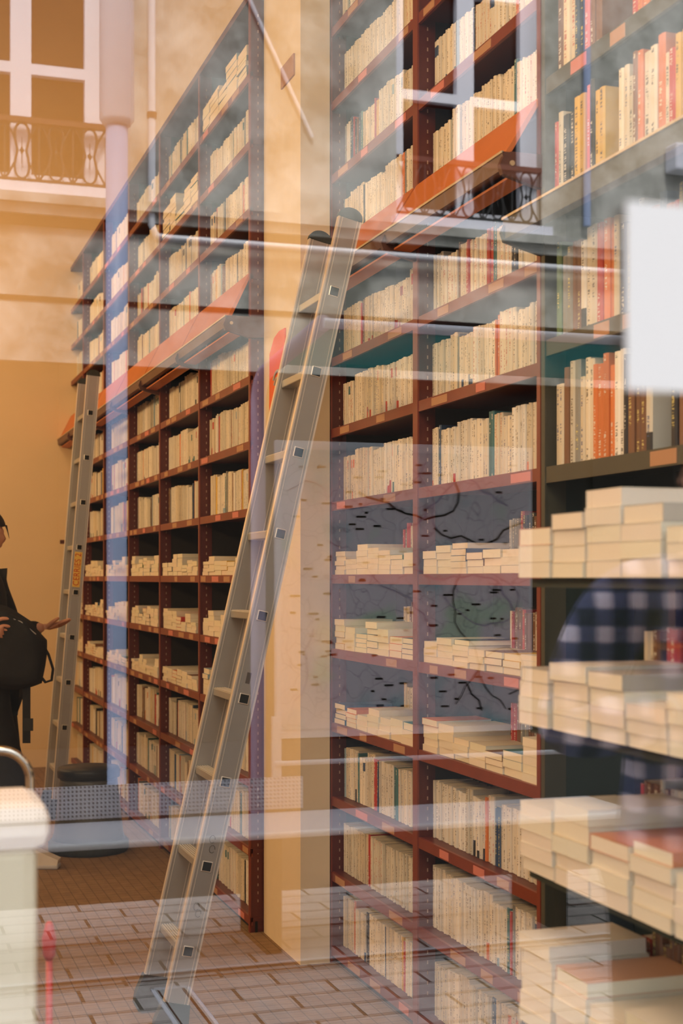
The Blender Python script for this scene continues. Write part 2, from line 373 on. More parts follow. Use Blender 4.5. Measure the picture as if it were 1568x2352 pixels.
# ------------------------------------------------------------------ bookcases
LV = [.06, .335, .613, .886, 1.159, 1.432, 1.70, 1.97, 2.232, 2.637, 2.907, 3.177, 3.45]
TOP = 3.74; DEP = .26
def shelf_mesh(L, fx, lip='redlip', body='red', labels=True, rnd=None, t=.032):
    """local: x from 0 (front) to DEP, y 0..L, z top at 0"""
    mb = MB(); mb.box(0.004, DEP, 0.0, L, -.018, 0, body); mb.box(0, .010, 0.0, L, -t, 0.001, lip)
    if labels:
        y = rnd.uniform(.02, .2)
        while y < L - .12:
            if rnd.random() < .75:
                wl = rnd.uniform(.06, .13); mb.box(-.0015, .0, y, y+wl, -t+.004, -.004, rnd.choice(['label', 'label', 'labelp']))
            y += rnd.uniform(.14, .4)
    return mb
def upright_mesh(h, m='red', lipm='redlip', slots=True):
    mb = MB(); mb.box(0, .058, -.007, .007, 0, h, m); mb.box(.058, DEP, -.005, .005, 0, h, 'back' if m == 'red' else 'green'); mb.box(-.003, .003, -.010, .010, 0, h, lipm)  # dark rear sheet stands in for shaded open space behind the post
    if slots:
        z = .12
        while z < h - .05:
            mb.box(.030, .034, -.0078, .0078, z, z+.011, 'slot'); z += .032
    return mb
def cap_poly(x0, x1, z, h):
    pts = [(x0+.03, z), (x0+.010, z-.012), (x0, z-.035), (x0+.008, z-.058)]
    pts += [(x0+.05, z-h*.82), (x0+.11, z-h), (x0+.19, z-h*.93), (x1, z-h*.5), (x1, z)]
    return pts
def bookcase(x0, y0, L, label, rnd, last_end=False, chx=None, chz=None):
    b = thing('bookcase', label, 'bookcase', (x0, y0, 0), 0, 'red metal bookcases along the right wall')
    MB().box(DEP-.005, DEP, 0, L, .0, TOP, 'back').build('back_panel', b)
    upright_mesh(TOP).build('upright', b, (0, L-.010, 0))
    if last_end: upright_mesh(TOP).build('upright', b, (0, .010, 0))
    for z in LV: shelf_mesh(L, 0, rnd=rnd).build('shelf', b, (0, 0, z))
    MB().box(-.004, DEP, 0, L, TOP, TOP+.03, 'red').build('top_board', b)
    MB().box(.02, .03, 0, L, 0, .045, 'hole').build('plinth', b)
    # tilted orange board that carries the light channel, rounded cap on its near end
    cx = chx - x0
    pb = MB(); pb.prism([(-.002, 2.645), (.010, 2.645), (cx+.028, chz+.012), (cx+.012, chz+.012)], 'y', .012, L-.012, 'orange')
    pb.prism([(cx+.03, chz-.040), (cx+.085, chz-.045), (cx+.085, chz-.050), (cx+.03, chz-.046)], 'y', .012, L-.012, 'orange')
    pb.build('light_board', b)
    ch = MB(); ch.prism([(cx, chz+.012), (cx+.03, chz+.012), (cx+.03, chz-.03), (cx+.004, chz-.03)], 'y', .0, L, 'bronze')
    ch.box(cx-.003, cx+.004, 0, L, chz+.008, chz+.014, 'brasschan')
    c = ch.build('light_channel', b)
    MB().prism(cap_poly(cx-.012, cx+.27, chz+.01, .085), 'y', -.012, .006, 'bronze').build('end_cap', c)
    cs = MB(); cs.tube([(cx+.02, -.013, chz-.02), (cx+.02, -.017, chz-.02)], .007, 'brasschan', 10); cs.build('screw', c)
    return b
rl = random.Random(3)
XR, XL = 1.62, 1.447
rb = [(4.145, .875), (3.272, .873)]
bookcase(XR, 4.145, .875, 'red metal bookcase full of paperbacks just right of the cream pillar', rl, True, 1.512, 2.483)
bookcase(XR, 3.272, .873, 'red metal bookcase between the pillar bay and the dark green bookcase', rl, True, 1.512, 2.483)
lnames = ['red metal bookcase just left of the cream pillar, behind the near ladder',
          'red metal bookcase second to the left of the cream pillar',
          'red metal bookcase third to the left of the cream pillar',
          'red metal bookcase fourth left of the pillar, beside the black kick stool',
          'red metal bookcase fifth left of the pillar, just right of the far ladder',
          'farthest red metal bookcase, against the ochre back wall behind the far ladder']
for k in range(6):
    bookcase(XL, 5.52 + .94*k, .94, lnames[k], rl, k == 0, 1.345, 2.455)
# dark green bookcase nearest the window
GL = [.06, .40, .75, 1.70, 2.02, 2.36, 2.68, 3.0, 3.32]
g = thing('bookcase', 'dark green bookcase with taller coloured books, at the right edge', 'bookcase', (XR, 1.5, 0))
GLEN = 1.765
MB().box(DEP-.005, DEP, 0, GLEN, 0, TOP, 'green').build('back_panel', g)
for yy in (0, GLEN-.009): upright_mesh(TOP, 'olive', 'olive', False).build('upright', g, (0, yy, 0))
for z in GL: shelf_mesh(GLEN, 0, 'olive', 'green', True, rl, .040).build('shelf', g, (0, 0, z))
MB().box(-.004, DEP, 0, GLEN, TOP, TOP+.03, 'olive').build('top_board', g)
ch = MB(); ch.box(-.11, -.08, 0, GLEN, 2.27, 2.325, 'olive'); ch.box(-.114, -.108, 0, GLEN, 2.319, 2.325, 'brasschan')
ch.prism([(-.08, 2.318), (-.08, 2.325), (0, 2.36), (0, 2.352)], 'y', 0, GLEN, 'olive')
c = ch.build('light_channel', g)
MB().prism(cap_poly(-.118, .16, 2.322, .085), 'y', GLEN-.012, GLEN+.004, 'rubber').build('end_cap', c)

# ------------------------------------------------------------------ books
class BK:
    """book geometry with colour, ink and uv per face"""
    def __init__(s): s.v = []; s.f = []; s.c = []; s.k = []; s.uv = []
    def face(s, vs, col, ink, uv=None):
        o = len(s.v); s.v += vs; s.f.append(tuple(range(o, o+len(vs)))); s.c.append(col); s.k.append(ink)
        s.uv.append(uv if uv else [(5, 5)] * len(vs))
    def build(s, name, loc=None):
        me = bpy.data.meshes.new(name); me.from_pydata([tuple(v) for v in s.v], [], s.f)
        ca = me.color_attributes.new('Col', 'FLOAT_COLOR', 'CORNER'); ka = me.color_attributes.new('Ink', 'FLOAT_COLOR', 'CORNER')
        uvl = me.uv_layers.new(name='UVMap')
        cc = []; kk = []; uu = []
        for f, c, k, u in zip(s.f, s.c, s.k, s.uv):
            for q in range(len(f)): cc += [*c, 1.0]; kk += [*k]; uu += [*u[q]]
        ca.data.foreach_set('color', cc); ka.data.foreach_set('color', kk); uvl.data.foreach_set('uv', uu)
        me.materials.append(M['book']); me.update()
        o = bpy.data.objects.new(name, me); COL.objects.link(o)
        if loc is not None: o.location = loc
        return o
PAGE = (0.78, 0.70, 0.54)
def standing(bk, b, off=(0, 0, 0)):
    """spine faces -x, thickness along +y; b: dict D t h segs ink lean"""
    D, t, h, ln = b['D'], b['t'], b['h'], b['lean']
    ox, oy, oz = off
    def V(x, y, z): return (ox+x, oy+y+ln*z, oz+z)
    zs = [0] + [a*h for a, _ in b['segs']]; r = min(.0036, t*.28)
    prof = [(r, 0), (0, t*.22), (0, t*.78), (r, t)]
    for i, (a, col) in enumerate(b['segs']):
        z0, z1 = zs[i], zs[i+1]
        for j in range(3):
            (xa, ya), (xb, yb) = prof[j], prof[j+1]
            bk.face([V(xb, yb, z0), V(xa, ya, z0), V(xa, ya, z1), V(xb, yb, z1)], col, b['ink'],
                    [(yb/t, z0/h), (ya/t, z0/h), (ya/t, z1/h), (yb/t, z1/h)])
    cc = b['segs'][-1][1]
    bk.face([V(r, 0, 0), V(D, 0, 0), V(D, 0, h), V(r, 0, h)], cc, b['ink'])
    bk.face([V(D, t, 0), V(r, t, 0), V(r, t, h), V(D, t, h)], cc, b['ink'])
    bk.face([V(r, 0, h), V(D, 0, h), V(D, t, h), V(r, t, h)], PAGE, b['ink'])
    bk.face([V(0, t*.22, h), V(r, 0, h), V(r, t, h), V(0, t*.78, h)], cc, b['ink'])
    bk.face([V(D, 0, 0), V(D, t, 0), V(D, t, h), V(D, 0, h)], PAGE, b['ink'])
    bk.face([V(r, t, 0), V(D, t, 0), V(D, 0, 0), V(r, 0, 0)], PAGE, b['ink'])
def bxf(bk, x0, x1, y0, y1, z0, z1, col, ink, off, rz=0, front=None):
    c, s_ = math.cos(rz), math.sin(rz)
    def V(x, y, z): return (off[0]+x*c-y*s_, off[1]+x*s_+y*c, off[2]+z)
    q = [V(x0,y0,z0),V(x1,y0,z0),V(x1,y1,z0),V(x0,y1,z0),V(x0,y0,z1),V(x1,y0,z1),V(x1,y1,z1),V(x0,y1,z1)]
    for n, f in enumerate([(0,3,2,1),(4,5,6,7),(0,1,5,4),(1,2,6,5),(2,3,7,6),(3,0,4,7)]):
        bk.face([q[i] for i in f], front if (front and n == 5) else col, ink)
def lying(bk, b, off=(0, 0, 0)):
    """short edge of the pages faces -x; h runs along +x, D along +y, t up"""
    D, t, h, rz = b['D'], b['t'], b['h'], b['rz']; e = .0008; cv = b['cover']
    bxf(bk, .0002, h-.001, .002 if b['flip'] else .0005, D-.0005 if b['flip'] else D-.002, e, t-e, b['page'], b['ink'], off, rz)
    bxf(bk, 0, h, 0, D, 0, e, cv, b['ink'], off, rz); bxf(bk, 0, h, 0, D, t-e, t, cv, b['ink'], off, rz)
    if b['flip']: bxf(bk, 0, h, 0, .0015, e, t-e, cv, b['ink'], off, rz)
    else: bxf(bk, 0, h, D-.0015, D, e, t-e, cv, b['ink'], off, rz)

CREAM = [(.80,.71,.55), (.78,.68,.50), (.83,.75,.60), (.76,.70,.58), (.72,.62,.44), (.82,.77,.66), (.70,.64,.50)]
ACC = {'red': (.50,.045,.025), 'orange': (.68,.19,.04), 'navy': (.03,.07,.15), 'teal': (.05,.17,.18), 'black': (.02,.02,.022),
       'brown': (.20,.09,.04), 'yellow': (.72,.46,.08), 'grey': (.26,.26,.24), 'green': (.12,.22,.10), 'sky-blue': (.30,.42,.50)}
def wc(r, table): k = r.choices(list(table), list(table.values()))[0]; return k
def run(r, style):
    """a run of look-alike books"""
    if style == 'bright':
        name = wc(r, {'red': 2, 'orange': 4, 'yellow': 2, 'brown': 5, 'black': 2, 'green': .5, 'cream': 6, 'grey': 2, 'navy': 1})
        n = r.choice([1, 1, 1, 2]); hh = r.uniform(.20, .255); tt = (.018, .032)
    elif style == 'brown':
        name = wc(r, {'brown': 5, 'grey': 2, 'red': 1.5, 'black': 2, 'cream': 2}); n = r.choice([1, 1, 2, 3]); hh = r.uniform(.15, .18); tt = (.012, .024)
    else:
        name = wc(r, {'cream': 17, 'black': 1.3, 'navy': 1.2, 'red': 1.1, 'orange': .9, 'brown': 1.2, 'grey': 1.3, 'teal': 1.0, 'yellow': .5, 'sky-blue': .5})
        n = r.randint(3, 11) if name == 'cream' else r.choice([1, 1, 2]); hh = r.choice([.166, .172, .178, .184, .178, .19]); tt = (.0075, .019)
    base = r.choice(CREAM) if name == 'cream' else ACC[name]
    band = None
    if name == 'cream' and r.random() < .25: band = r.choice(['red', 'orange', 'navy', 'black', 'sky-blue', 'teal'])
    ink = (.05, .045, .04) if name in ('cream', 'yellow', 'sky-blue') else r.choice([(.8, .75, .6), (.7, .6, .2), (.75, .7, .6)])
    if name == 'cream' and r.random() < .25: ink = r.choice([(.45, .06, .03), (.06, .10, .25)])
    out = []
    for i in range(n):
        j = r.uniform(.80, 1.08); c = tuple(min(1, q*j) for q in base); nm = name
        if band and r.random() < .4:
            bc = ACC[band]; a = r.uniform(.12, .3)
            segs = [(a, bc), (1, c)] if r.random() < .6 else [(.72, c), (.9, bc), (1, c)]; nm = 'cream-and-' + band
        else: segs = [(1, c)]
        out.append(dict(D=r.uniform(.105, .122), t=r.uniform(*tt), h=hh+r.uniform(-.002, .002), segs=segs, ink=(*ink, r.random()), lean=0, nm=nm))
    return out
BOOKS = []   # (score, kind, dict, world offset, row key)
def add_row(x0, y_hi, y_lo, z, style, key, rnd, inset=.045, fill=1.0):
    """fills a shelf from its far (left) end to its near end"""
    y = y_hi - rnd.uniform(.008, .03) - .007; k = 0; end = y_hi - (y_hi-y_lo)*fill + .008
    row = []
    while True:
        for b in run(rnd, style):
            if y - b['t'] < end + .002: y = -9; break
            y -= b['t'] + .0010; k += 1
            b['n'] = k; b['D'] = min(b['D'], DEP - inset - .01)
            row.append((b, y))
            if style == 'bright' and rnd.random() < (.13 if z > 2.5 else .05): y -= rnd.uniform(.05, .16)
            elif rnd.random() < .010: y -= rnd.uniform(.004, .015)
        if y < -5: break
    if row and rnd.random() < .45:      # the last few lean a little on their neighbours
        m = rnd.choice([1, 1, 2]); ln = rnd.uniform(.05, .13)
        if len(row) > m+2 and style == 'cream':
            row = row[:-1]; sh = ln*row[-1][0]['h']
            for i in range(len(row)-m, len(row)):
                if row[i][1] - sh > end: row[i] = (row[i][0], row[i][1]-sh); row[i][0]['lean'] = ln
    for b, yb in row:
        ins = inset + rnd.uniform(-.004, .004)
        off = (x0+ins, yb, z+.0012)
        px, py, d = proj((off[0], yb+b['t']/2, z+b['h']/2))
        px2, _, _ = proj((off[0], yb+b['t'], z)); px1, _, _ = proj((off[0], yb, z))
        vis = -20 < px < 1580 and -80 < py < 2400 and not (605 < px < 757)
        sc = abs(px1-px2) * b['h'] * F / d if vis else 0
        if inset > .1: sc *= .05
        BOOKS.append((sc, 's', b, off, key))
def add_stacks(x0, y_hi, y_lo, z, key, rnd, front=.012, nmin=3, nmax=6, tt=(.014, .024), Ds=(.105, .120), hs=(.168, .19), heights=None, gap=(.002, .006), big=1.0):
    y = y_hi - .03; k = 0
    while True:
        D = rnd.uniform(*Ds)
        if y - D < y_lo + .004: break
        y -= D; k += 1; zz = z + .001
        base = rnd.choice(CREAM); cov = rnd.choice(CREAM) if rnd.random() < .8 else ACC[rnd.choice(list(ACC))]
        n = heights[k-1] if heights and k <= len(heights) else rnd.randint(nmin, nmax); h = rnd.uniform(*hs); t0 = rnd.uniform(*tt)
        if key[1] == 'display rack': cov = rnd.choice(CREAM)
        for i in range(n):
            t = t0 * rnd.uniform(.93, 1.06)
            if key[1] == 'display rack':
                if i == n-1: cov = rnd.choice([CREAM[0], (.62,.34,.20), CREAM[1], ACC['yellow'] if z < .7 else CREAM[3], CREAM[2], (.45,.40,.33), (.60,.24,.12)])
            elif rnd.random() < .2: cov = rnd.choice(CREAM) if rnd.random() < .7 else ACC[rnd.choice(list(ACC))]
            b = dict(D=D-.001, t=t, h=h, rz=rnd.uniform(-.02, .02), cover=cov, page=tuple(min(1, q*rnd.uniform(.97, 1.03)) for q in (.82, .73, .56)), ink=(0, 0, 0, 0), flip=rnd.random() < .5, nm='cream', n=(k, i+1), N=n)
            off = (x0 + front + rnd.uniform(-.003, .004), y, zz)
            px, py, d = proj((off[0], y+D/2, zz)); px2, _, _ = proj((off[0], y+D, zz)); px1, _, _ = proj((off[0], y, zz))
            vis = -20 < px < 1590 and -60 < py < 2400 and not (605 < px < 757)
            BOOKS.append((abs(px1-px2)*t*F/d*big if vis else 0, 'f', b, off, key)); zz += t + .0003
        y -= rnd.uniform(*gap)
rnd = random.Random(11)
bays = [(XR, 4.145, 5.020, 'bay right of pillar'), (XR, 3.272, 4.145, 'bay beside green bookcase')] + \
       [(XL, 5.52+.94*k, 6.46+.94*k, nm) for k, nm in enumerate(['bay left of pillar', 'second bay left of pillar', 'third bay left of pillar', 'bay by black stool', 'bay by far ladder', 'farthest bay'])]
rown = ['bottom shelf', 'second shelf up', 'third shelf up', 'fourth shelf up', 'fifth shelf up', 'sixth shelf up', 'seventh shelf up', 'eighth shelf up', 'shelf under orange board', 'shelf atop orange board', 'eleventh shelf up', 'twelfth shelf up', 'topmost shelf']
for (x0, ylo, yhi, bn) in bays:
    for li, z in enumerate(LV):
        key = (rown[li], bn)
        if (bn, li) in (('second bay left of pillar', 11), ('bay left of pillar', 12)):
            add_stacks(x0, yhi, ylo, z, key, rnd, nmin=4, nmax=8, Ds=(.13, .19), hs=(.2, .24), tt=(.018, .03))
        elif li in (3, 4, 5):
            add_stacks(x0, yhi, ylo, z, key, rnd, nmin=3, nmax=5)
            if x0 == XR: add_row(x0, yhi-.35, ylo, z, 'brown', ('back row, '+rown[li], bn), rnd, inset=.145)
        else: add_row(x0, yhi, ylo, z, 'cream', key, rnd)
for li, z in enumerate(GL):
    if 0.3 < z < 1.5: continue
    add_row(XR, 3.25, 1.6 if z > 2.3 else 1.9, z, 'bright', (['bottom shelf', '', '', 'shelf above the stacks', 'second shelf above the stacks', 'shelf with light channel', 'high shelf', 'very high shelf', 'topmost shelf'][li], 'dark green bookcase'), rnd, inset=.02)

# ------------------------------------------------------------------ display rack with stacked books, nearest on the right
XD = 1.15
DL = [.60, .88, 1.15, 1.42]
rack = thing('display_rack', 'dark display rack of four tiers of stacked books at right edge', 'rack', (XD, 1.60, 0))
DLEN = .84
for z in DL: MB().box(.02, .36, 0, DLEN-.03, -.016, 0, 'green').build('shelf', rack, (0, 0, z-.001))
for yy in (.0, DLEN-.03):
    MB().box(.33, .36, yy, yy+.025, 0, 1.46, 'blackp').build('post', rack)
MB().box(.355, .36, 0, DLEN-.03, .05, 1.2, 'green').build('back_panel', rack)
tier = [('lowest tier', [6, 5, 4, 5, 4, 6]), ('second tier', [5, 5, 4, 5, 4, 3]), ('third tier', [4, 4, 4, 3, 4, 3]), ('top tier', [3, 4, 5, 4, 3, 3])]
for z, (tn, hs) in zip(DL, tier):
    add_stacks(XD, 1.60+DLEN, 1.60, z, (tn, 'display rack'), rnd, front=.0, tt=(.022, .030), Ds=(.115, .135), hs=(.19, .22), heights=hs, gap=(.004, .012), big=50)
for z, (tn, _) in list(zip(DL, tier))[:3]:
    add_row(XD+.22, 1.60+DLEN-.06, 1.66, z, 'brown', ('back row of the '+tn, 'display rack'), rnd, inset=.0)

def ordn(n): return str(n) + ('th' if 10 <= n % 100 <= 20 else {1: 'st', 2: 'nd', 3: 'rd'}.get(n % 10, 'th'))
def sname(key): return ' in '.join(key)
for kind, cap in (('s', 298), ('f', 298)):
    L = sorted([b for b in BOOKS if b[1] == kind], key=lambda b: -b[0]); top, rest = L[:cap], L[cap:]
    for sc, _, b, off, key in top:
        bk = BK()
        if kind == 's':
            standing(bk, b); o = bk.build('paperback', off)
            tag(o, '%s paperback, %s from left, %s, %s' % (b['nm'], ordn(b['n']), key[0], key[1]), 'book', 'paperbacks standing spine out on the shelves')
        elif key[1] == 'display rack':
            lab = '%s book from bottom in %s stack from left, %s of display rack' % (ordn(b['n'][1]), ordn(b['n'][0]), key[0])
            root = thing('stacked_book', lab, 'book', off, b['rz'], 'stacked books on the display rack')
            D, t, h = b['D'], b['t'], b['h']; e = .0011; cv = b['cover']; rz = 0; z0 = (0, 0, 0)
            bxf(bk, .0006, h-.002, .003 if b['flip'] else .001, D-.001 if b['flip'] else D-.003, e, t-e, b['page'], b['ink'], z0)
            p = bk.build('page_block'); p.parent = root
            bk = BK(); bxf(bk, 0, h, 0, D, 0, e, cv, b['ink'], z0); bxf(bk, 0, h, 0, D, t-e, t, cv, b['ink'], z0)
            y0, y1 = (0, .002) if b['flip'] else (D-.002, D)
            bxf(bk, 0, h, y0, y1, e, t-e, cv, b['ink'], z0); p = bk.build('cover'); p.parent = root
        else:
            lying(bk, b); o = bk.build('stacked_book', off)
            tag(o, '%s book up, %s stack from left, %s, %s' % (ordn(b['n'][1]), ordn(b['n'][0]), key[0], key[1]), 'book', 'books lying in low stacks on the shelves')
    bk = BK()
    for sc, _, b, off, key in rest: (standing if kind == 's' else lying)(bk, b, off)
    o = bk.build('paperbacks' if kind == 's' else 'stacked_books')
    tag(o, 'remaining cream and coloured paperbacks standing on the shelves farther off' if kind == 's' else 'remaining cream books in low stacks on the farther shelves', 'books', kind='stuff')

# ------------------------------------------------------------------ ladders
def ladder(label, xb, xt, yn, yf, ztop, name, nr, z_first, dz, flip=1):
    """leans towards +x; rungs run along y; near stile at yn"""
    root = thing('ladder', label, 'ladder', (xb, yn, 0))
    dx = xt - xb; ln = math.hypot(dx, ztop); ang = math.atan2(dx, ztop); W = .039; T = .020
    rot = Matrix.Rotation(ang, 4, 'Y')
    for k, yy in enumerate((0, yf-yn)):
        mb = MB(); s0 = .07; s1 = ln - .03
        hs = [(zz-0)/math.cos(ang) for zz in [z_first+dz*i for i in range(nr)]]
        mb.box(-W+.003, W-.003, yy, yy+.003 if True else 0, s0, s1, 'alu', rot)
        mb.box(-W, -W+.005, yy-.001, yy+T, s0, s1, 'aluedge', rot); mb.box(W-.005, W, yy-.001, yy+T, s0, s1, 'aluedge', rot)
        for q in (-.66, .66): mb.box(W*q-.0006, W*q+.0008, yy-.0012, yy, s0, s1, 'aluedge', rot)
        st = mb.build('stile', root)
        if k == 0:
            for h in hs:
                e = MB(); e.box(-.0165, .0165, yy-.0035, yy, h-.0165, h+.0165, 'aluedge', rot, bev=.003)
                e.box(-.0135, .0135, yy-.0045, yy-.003, h-.0135, h+.0135, 'hole', rot, bev=.002); e.build('rung_end', st)
        cp = MB(); cp.prism([(-W-.001, s1-.006)] + [(-(W+.001)*math.cos(R(a)), s1+.030*math.sin(R(a))) for a in range(12, 170, 12)] + [(W+.001, s1-.006)], 'y', yy-.003, yy+T+.002, 'rubber', rot)
        cp.build('end_cap', st)
        ft = MB(); ft.prism([(-W-.004, .12), (W+.004, .12), (W+.014, .05), (W+.012, .012), (-W+.004, .0), (-W-.014, .02), (-W-.016, .06)], 'y', yy-.006, yy+T+.008, 'rubber', Matrix.Translation((0, 0, .0)) @ rot)
        ft.build('foot', st)
    for i in range(nr):
        h = (z_first+dz*i)/math.cos(ang); mb = MB()
        lv = rot @ Matrix.Translation((0, 0, h)) @ Matrix.Rotation(-ang, 4, 'Y')
        mb.box(-.024, .024, .004, yf-yn-.002, -.013, .012, 'alu', lv, bev=.003)
        for q in (-.018, -.010, -.002, .006, .014): mb.box(q-.0015, q+.0015, .006, yf-yn-.004, .012, .0135, 'aluedge', lv)
        mb.build('rung', root)
    return root, rot
ln1, rot1 = ladder('near aluminium ladder leaning against the shelves beside the cream pillar', .865, 1.462, 4.295, 4.613, 2.60, 'near', 9, .274, .257)
ln2, rot2 = ladder('far aluminium ladder with a yellow label, leaning near the back wall', 1.045, 1.262, 8.46, 8.84, 2.655, 'far', 9, .275, .2655)
# faint pen marks and stickers on the near stile, yellow label on the far one
mk = MB(); mk.box(-.016, .014, -.0030, -.0015, 1.07, 1.17, 'alu', rot1); mk.box(-.008, .006, -.0034, -.0028, 1.12, 1.155, 'ink', rot1)
mk.build('sticker', ln1)
mb = MB()
for (x, h) in ((-.002, .63), (.004, .60), (-.006, .42), (.005, .40)):
    mb.tube([rot1 @ Vector((x+.009*math.cos(a), -.0036, h+.012*math.sin(a))) for a in [i*.7 for i in range(9)]], .0011, 'ink', 5)
mb.build('pen_mark', ln1)
lb = MB(); lb.box(-.024, .020, -.0032, -.0015, 1.372, 1.580, 'gold', rot2); lbo = lb.build('sticker_label', ln2); lbo['label'] = 'yellow label with red letters'
tc = bpy.data.curves.new('txt', 'FONT'); tc.body = 'CERRIES 2'; tc.size = .05; tc.align_x = 'CENTER'; tc.align_y = 'CENTER'; tc.extrude = .0004
to = bpy.data.objects.new('txt', tc); COL.objects.link(to); bpy.context.view_layer.update()
me = bpy.data.meshes.new_from_object(to.evaluated_get(bpy.context.evaluated_depsgraph_get())); bpy.data.objects.remove(to)
xs = [v.co.x for v in me.vertices]; k = .190/(max(xs)-min(xs))
# reading upwards on the outer face of the near stile
me.transform(rot2 @ Matrix.Translation((-.002, -.0040, 1.476)) @ Matrix(((0, -1, 0, 0), (0, 0, -1, 0), (1, 0, 0, 0), (0, 0, 0, 1))) @ Matrix.Diagonal((k, k*1.15, 1, 1)))
me.materials.clear(); me.materials.append(M['redtext']); lo = bpy.data.objects.new('lettering', me); COL.objects.link(lo); lo.parent = lbo

# ------------------------------------------------------------------ things on the pillar and back wall
sg = MB(); sg.prism([(5.19, 2.37), (5.27, 2.37), (5.34, 2.355), (5.405, 2.30), (5.41, 2.10), (5.405, 1.96), (5.38, 1.91), (5.19, 1.89)], 'x', 1.494, 1.4995, 'sign')
so = sg.build('contactless_sign'); tag(so, 'orange sign with white radiating arcs on the cream pillar', 'sign')
ar = MB()
for k, rr in enumerate((.012, .026, .040, .054, .068)):
    pts = arc((5.28, 2.09+rr*.9), rr*1.0, 35, 145, 10, 'yz', 1.4925)
    ar.tube(pts, .0055, 'paper', 8)
ar.tube([(1.4925, 5.28, 2.065), (1.4925, 5.28, 2.10)], .007, 'paper', 8)
ar.build('arc_symbol', so)
tag(MB().box(1.493, 1.4995, 5.07, 5.24, 3.29, 3.37, 'label').build('card'), 'small tan card stuck high on the cream pillar', 'card')
wf = MB(); a = P(133, 10.85, 1180); bq = P(147, 10.85, 1250)
x0, x1 = a.x, bq.x
wf.tube([(x0, 11.165, a.z), (x1, 11.165, a.z), (x1, 11.165, bq.z), (x0, 11.165, bq.z), (x0, 11.165, a.z)], .006, 'iron', 6)
wf.box(x0, x1, 11.1655, 10.858, bq.z, bq.z+.03, 'bronze')
tag(wf.build('wire_holder'), 'thin wire rack on the ochre wall beside the far ladder', 'holder')

# ------------------------------------------------------------------ kick stool
st = thing('kick_stool', 'round black step stool on the floor beside the left shelves', 'stool', (1.085, 7.46, 0))
MB().lathe([(.200, .0), (.208, .012), (.208, .05), (.195, .065)], (0, 0, 0), 'rubber').build('bumper_ring', st)
MB().lathe([(.190, .06), (.178, .10), (.150, .36), (.148, .385)], (0, 0, 0), 'greyp').build('body', st)
MB().lathe([(.148, .38), (.160, .385), (.163, .42), (.155, .437), (.02, .44)], (0, 0, 0), 'blackp').build('seat', st)

# ------------------------------------------------------------------ foreground left: bin, chrome rail, red post
p = P(118, 1.90)
bn = thing('lidded_bin', 'cream lidded bin close to the window at the lower left', 'bin', (p.x-.24, p.y+.09, 0))
MB().box(-.225, .225, -.075, .075, 0, 1.065, 'bin', None, .02).build('body', bn)
MB().box(-.24, .24, -.09, .09, 1.055, 1.12, 'binlid', None, .022).build('lid', bn)
p = P(69, 2.6); zt = EYE - .313
rail = thing('chrome_rail', 'bent chrome tube rail standing behind the cream bin', 'rail', (p.x-.25, p.y, 0))
pts = [(.25, 0, .02)] + [(.25-.055+.055*math.cos(R(a)), 0, zt-.055+.055*math.sin(R(a))) for a in range(0, 91, 10)] + [(-.25+.055+.055*math.cos(R(a)), 0, zt-.055+.055*math.sin(R(a))) for a in range(90, 181, 10)] + [(-.25, 0, .02)]
MB().tube(pts, .0085, 'chrome', 16).build('tube', rail)
MB().box(-.30, .30, -.10, .10, 0, .02, 'blackp', None, .006).build('base', rail)
p = P(113, 2.55)
rp = thing('red_post', 'slim red post with wider red top behind the cream bin', 'post', (p.x, p.y, 0))
MB().lathe([(.06, 0), (.06, .02), (.012, .035)], (0, 0, 0), 'blackp').build('foot', rp)
MB().lathe([(.006, .03), (.006, .74)], (0, 0, 0), 'redp', 12).build('pole', rp)
MB().lathe([(.006, .735), (.011, .745), (.013, .775), (.007, .80), (.003, .805)], (0, 0, 0), 'redp', 16).build('top', rp)

# ------------------------------------------------------------------ paper notice on the window
a = P(1420, .905, 470); b2 = P(1420, .905, 900)
nt_ = MB().box(a.x, a.x+.105, .7925, .7945, b2.z, a.z, 'paper').build('notice'); tag(nt_, 'blank white paper notice on the window glass at right', 'notice')

# ------------------------------------------------------------------ people
def skin(name, verts, edges, radii, m, parent, root=0, sub=2, dec=None):
    me = bpy.data.meshes.new(name); me.from_pydata([Vector(v) for v in verts], edges, [])
    o = bpy.data.objects.new(name, me); COL.objects.link(o)
    md = o.modifiers.new('s', 'SKIN'); md.use_smooth_shade = True
    sv = me.skin_vertices[0].data
    for i, r in enumerate(radii):
        sv[i].radius = (r, r) if not isinstance(r, tuple) else r
        sv[i].use_root = (i == root)
    sd = o.modifiers.new('d', 'SUBSURF'); sd.levels = sub; sd.render_levels = sub
    bpy.context.view_layer.update()
    me2 = bpy.data.meshes.new_from_object(o.evaluated_get(bpy.context.evaluated_depsgraph_get()))
    bpy.data.objects.remove(o); me2.materials.clear(); me2.materials.append(m)
    for q in me2.polygons: q.use_smooth = True
    o = bpy.data.objects.new(name, me2); COL.objects.link(o); o.parent = parent
    return o
def chain(n, s=0): return [(i, i+1) for i in range(s, s+n-1)]
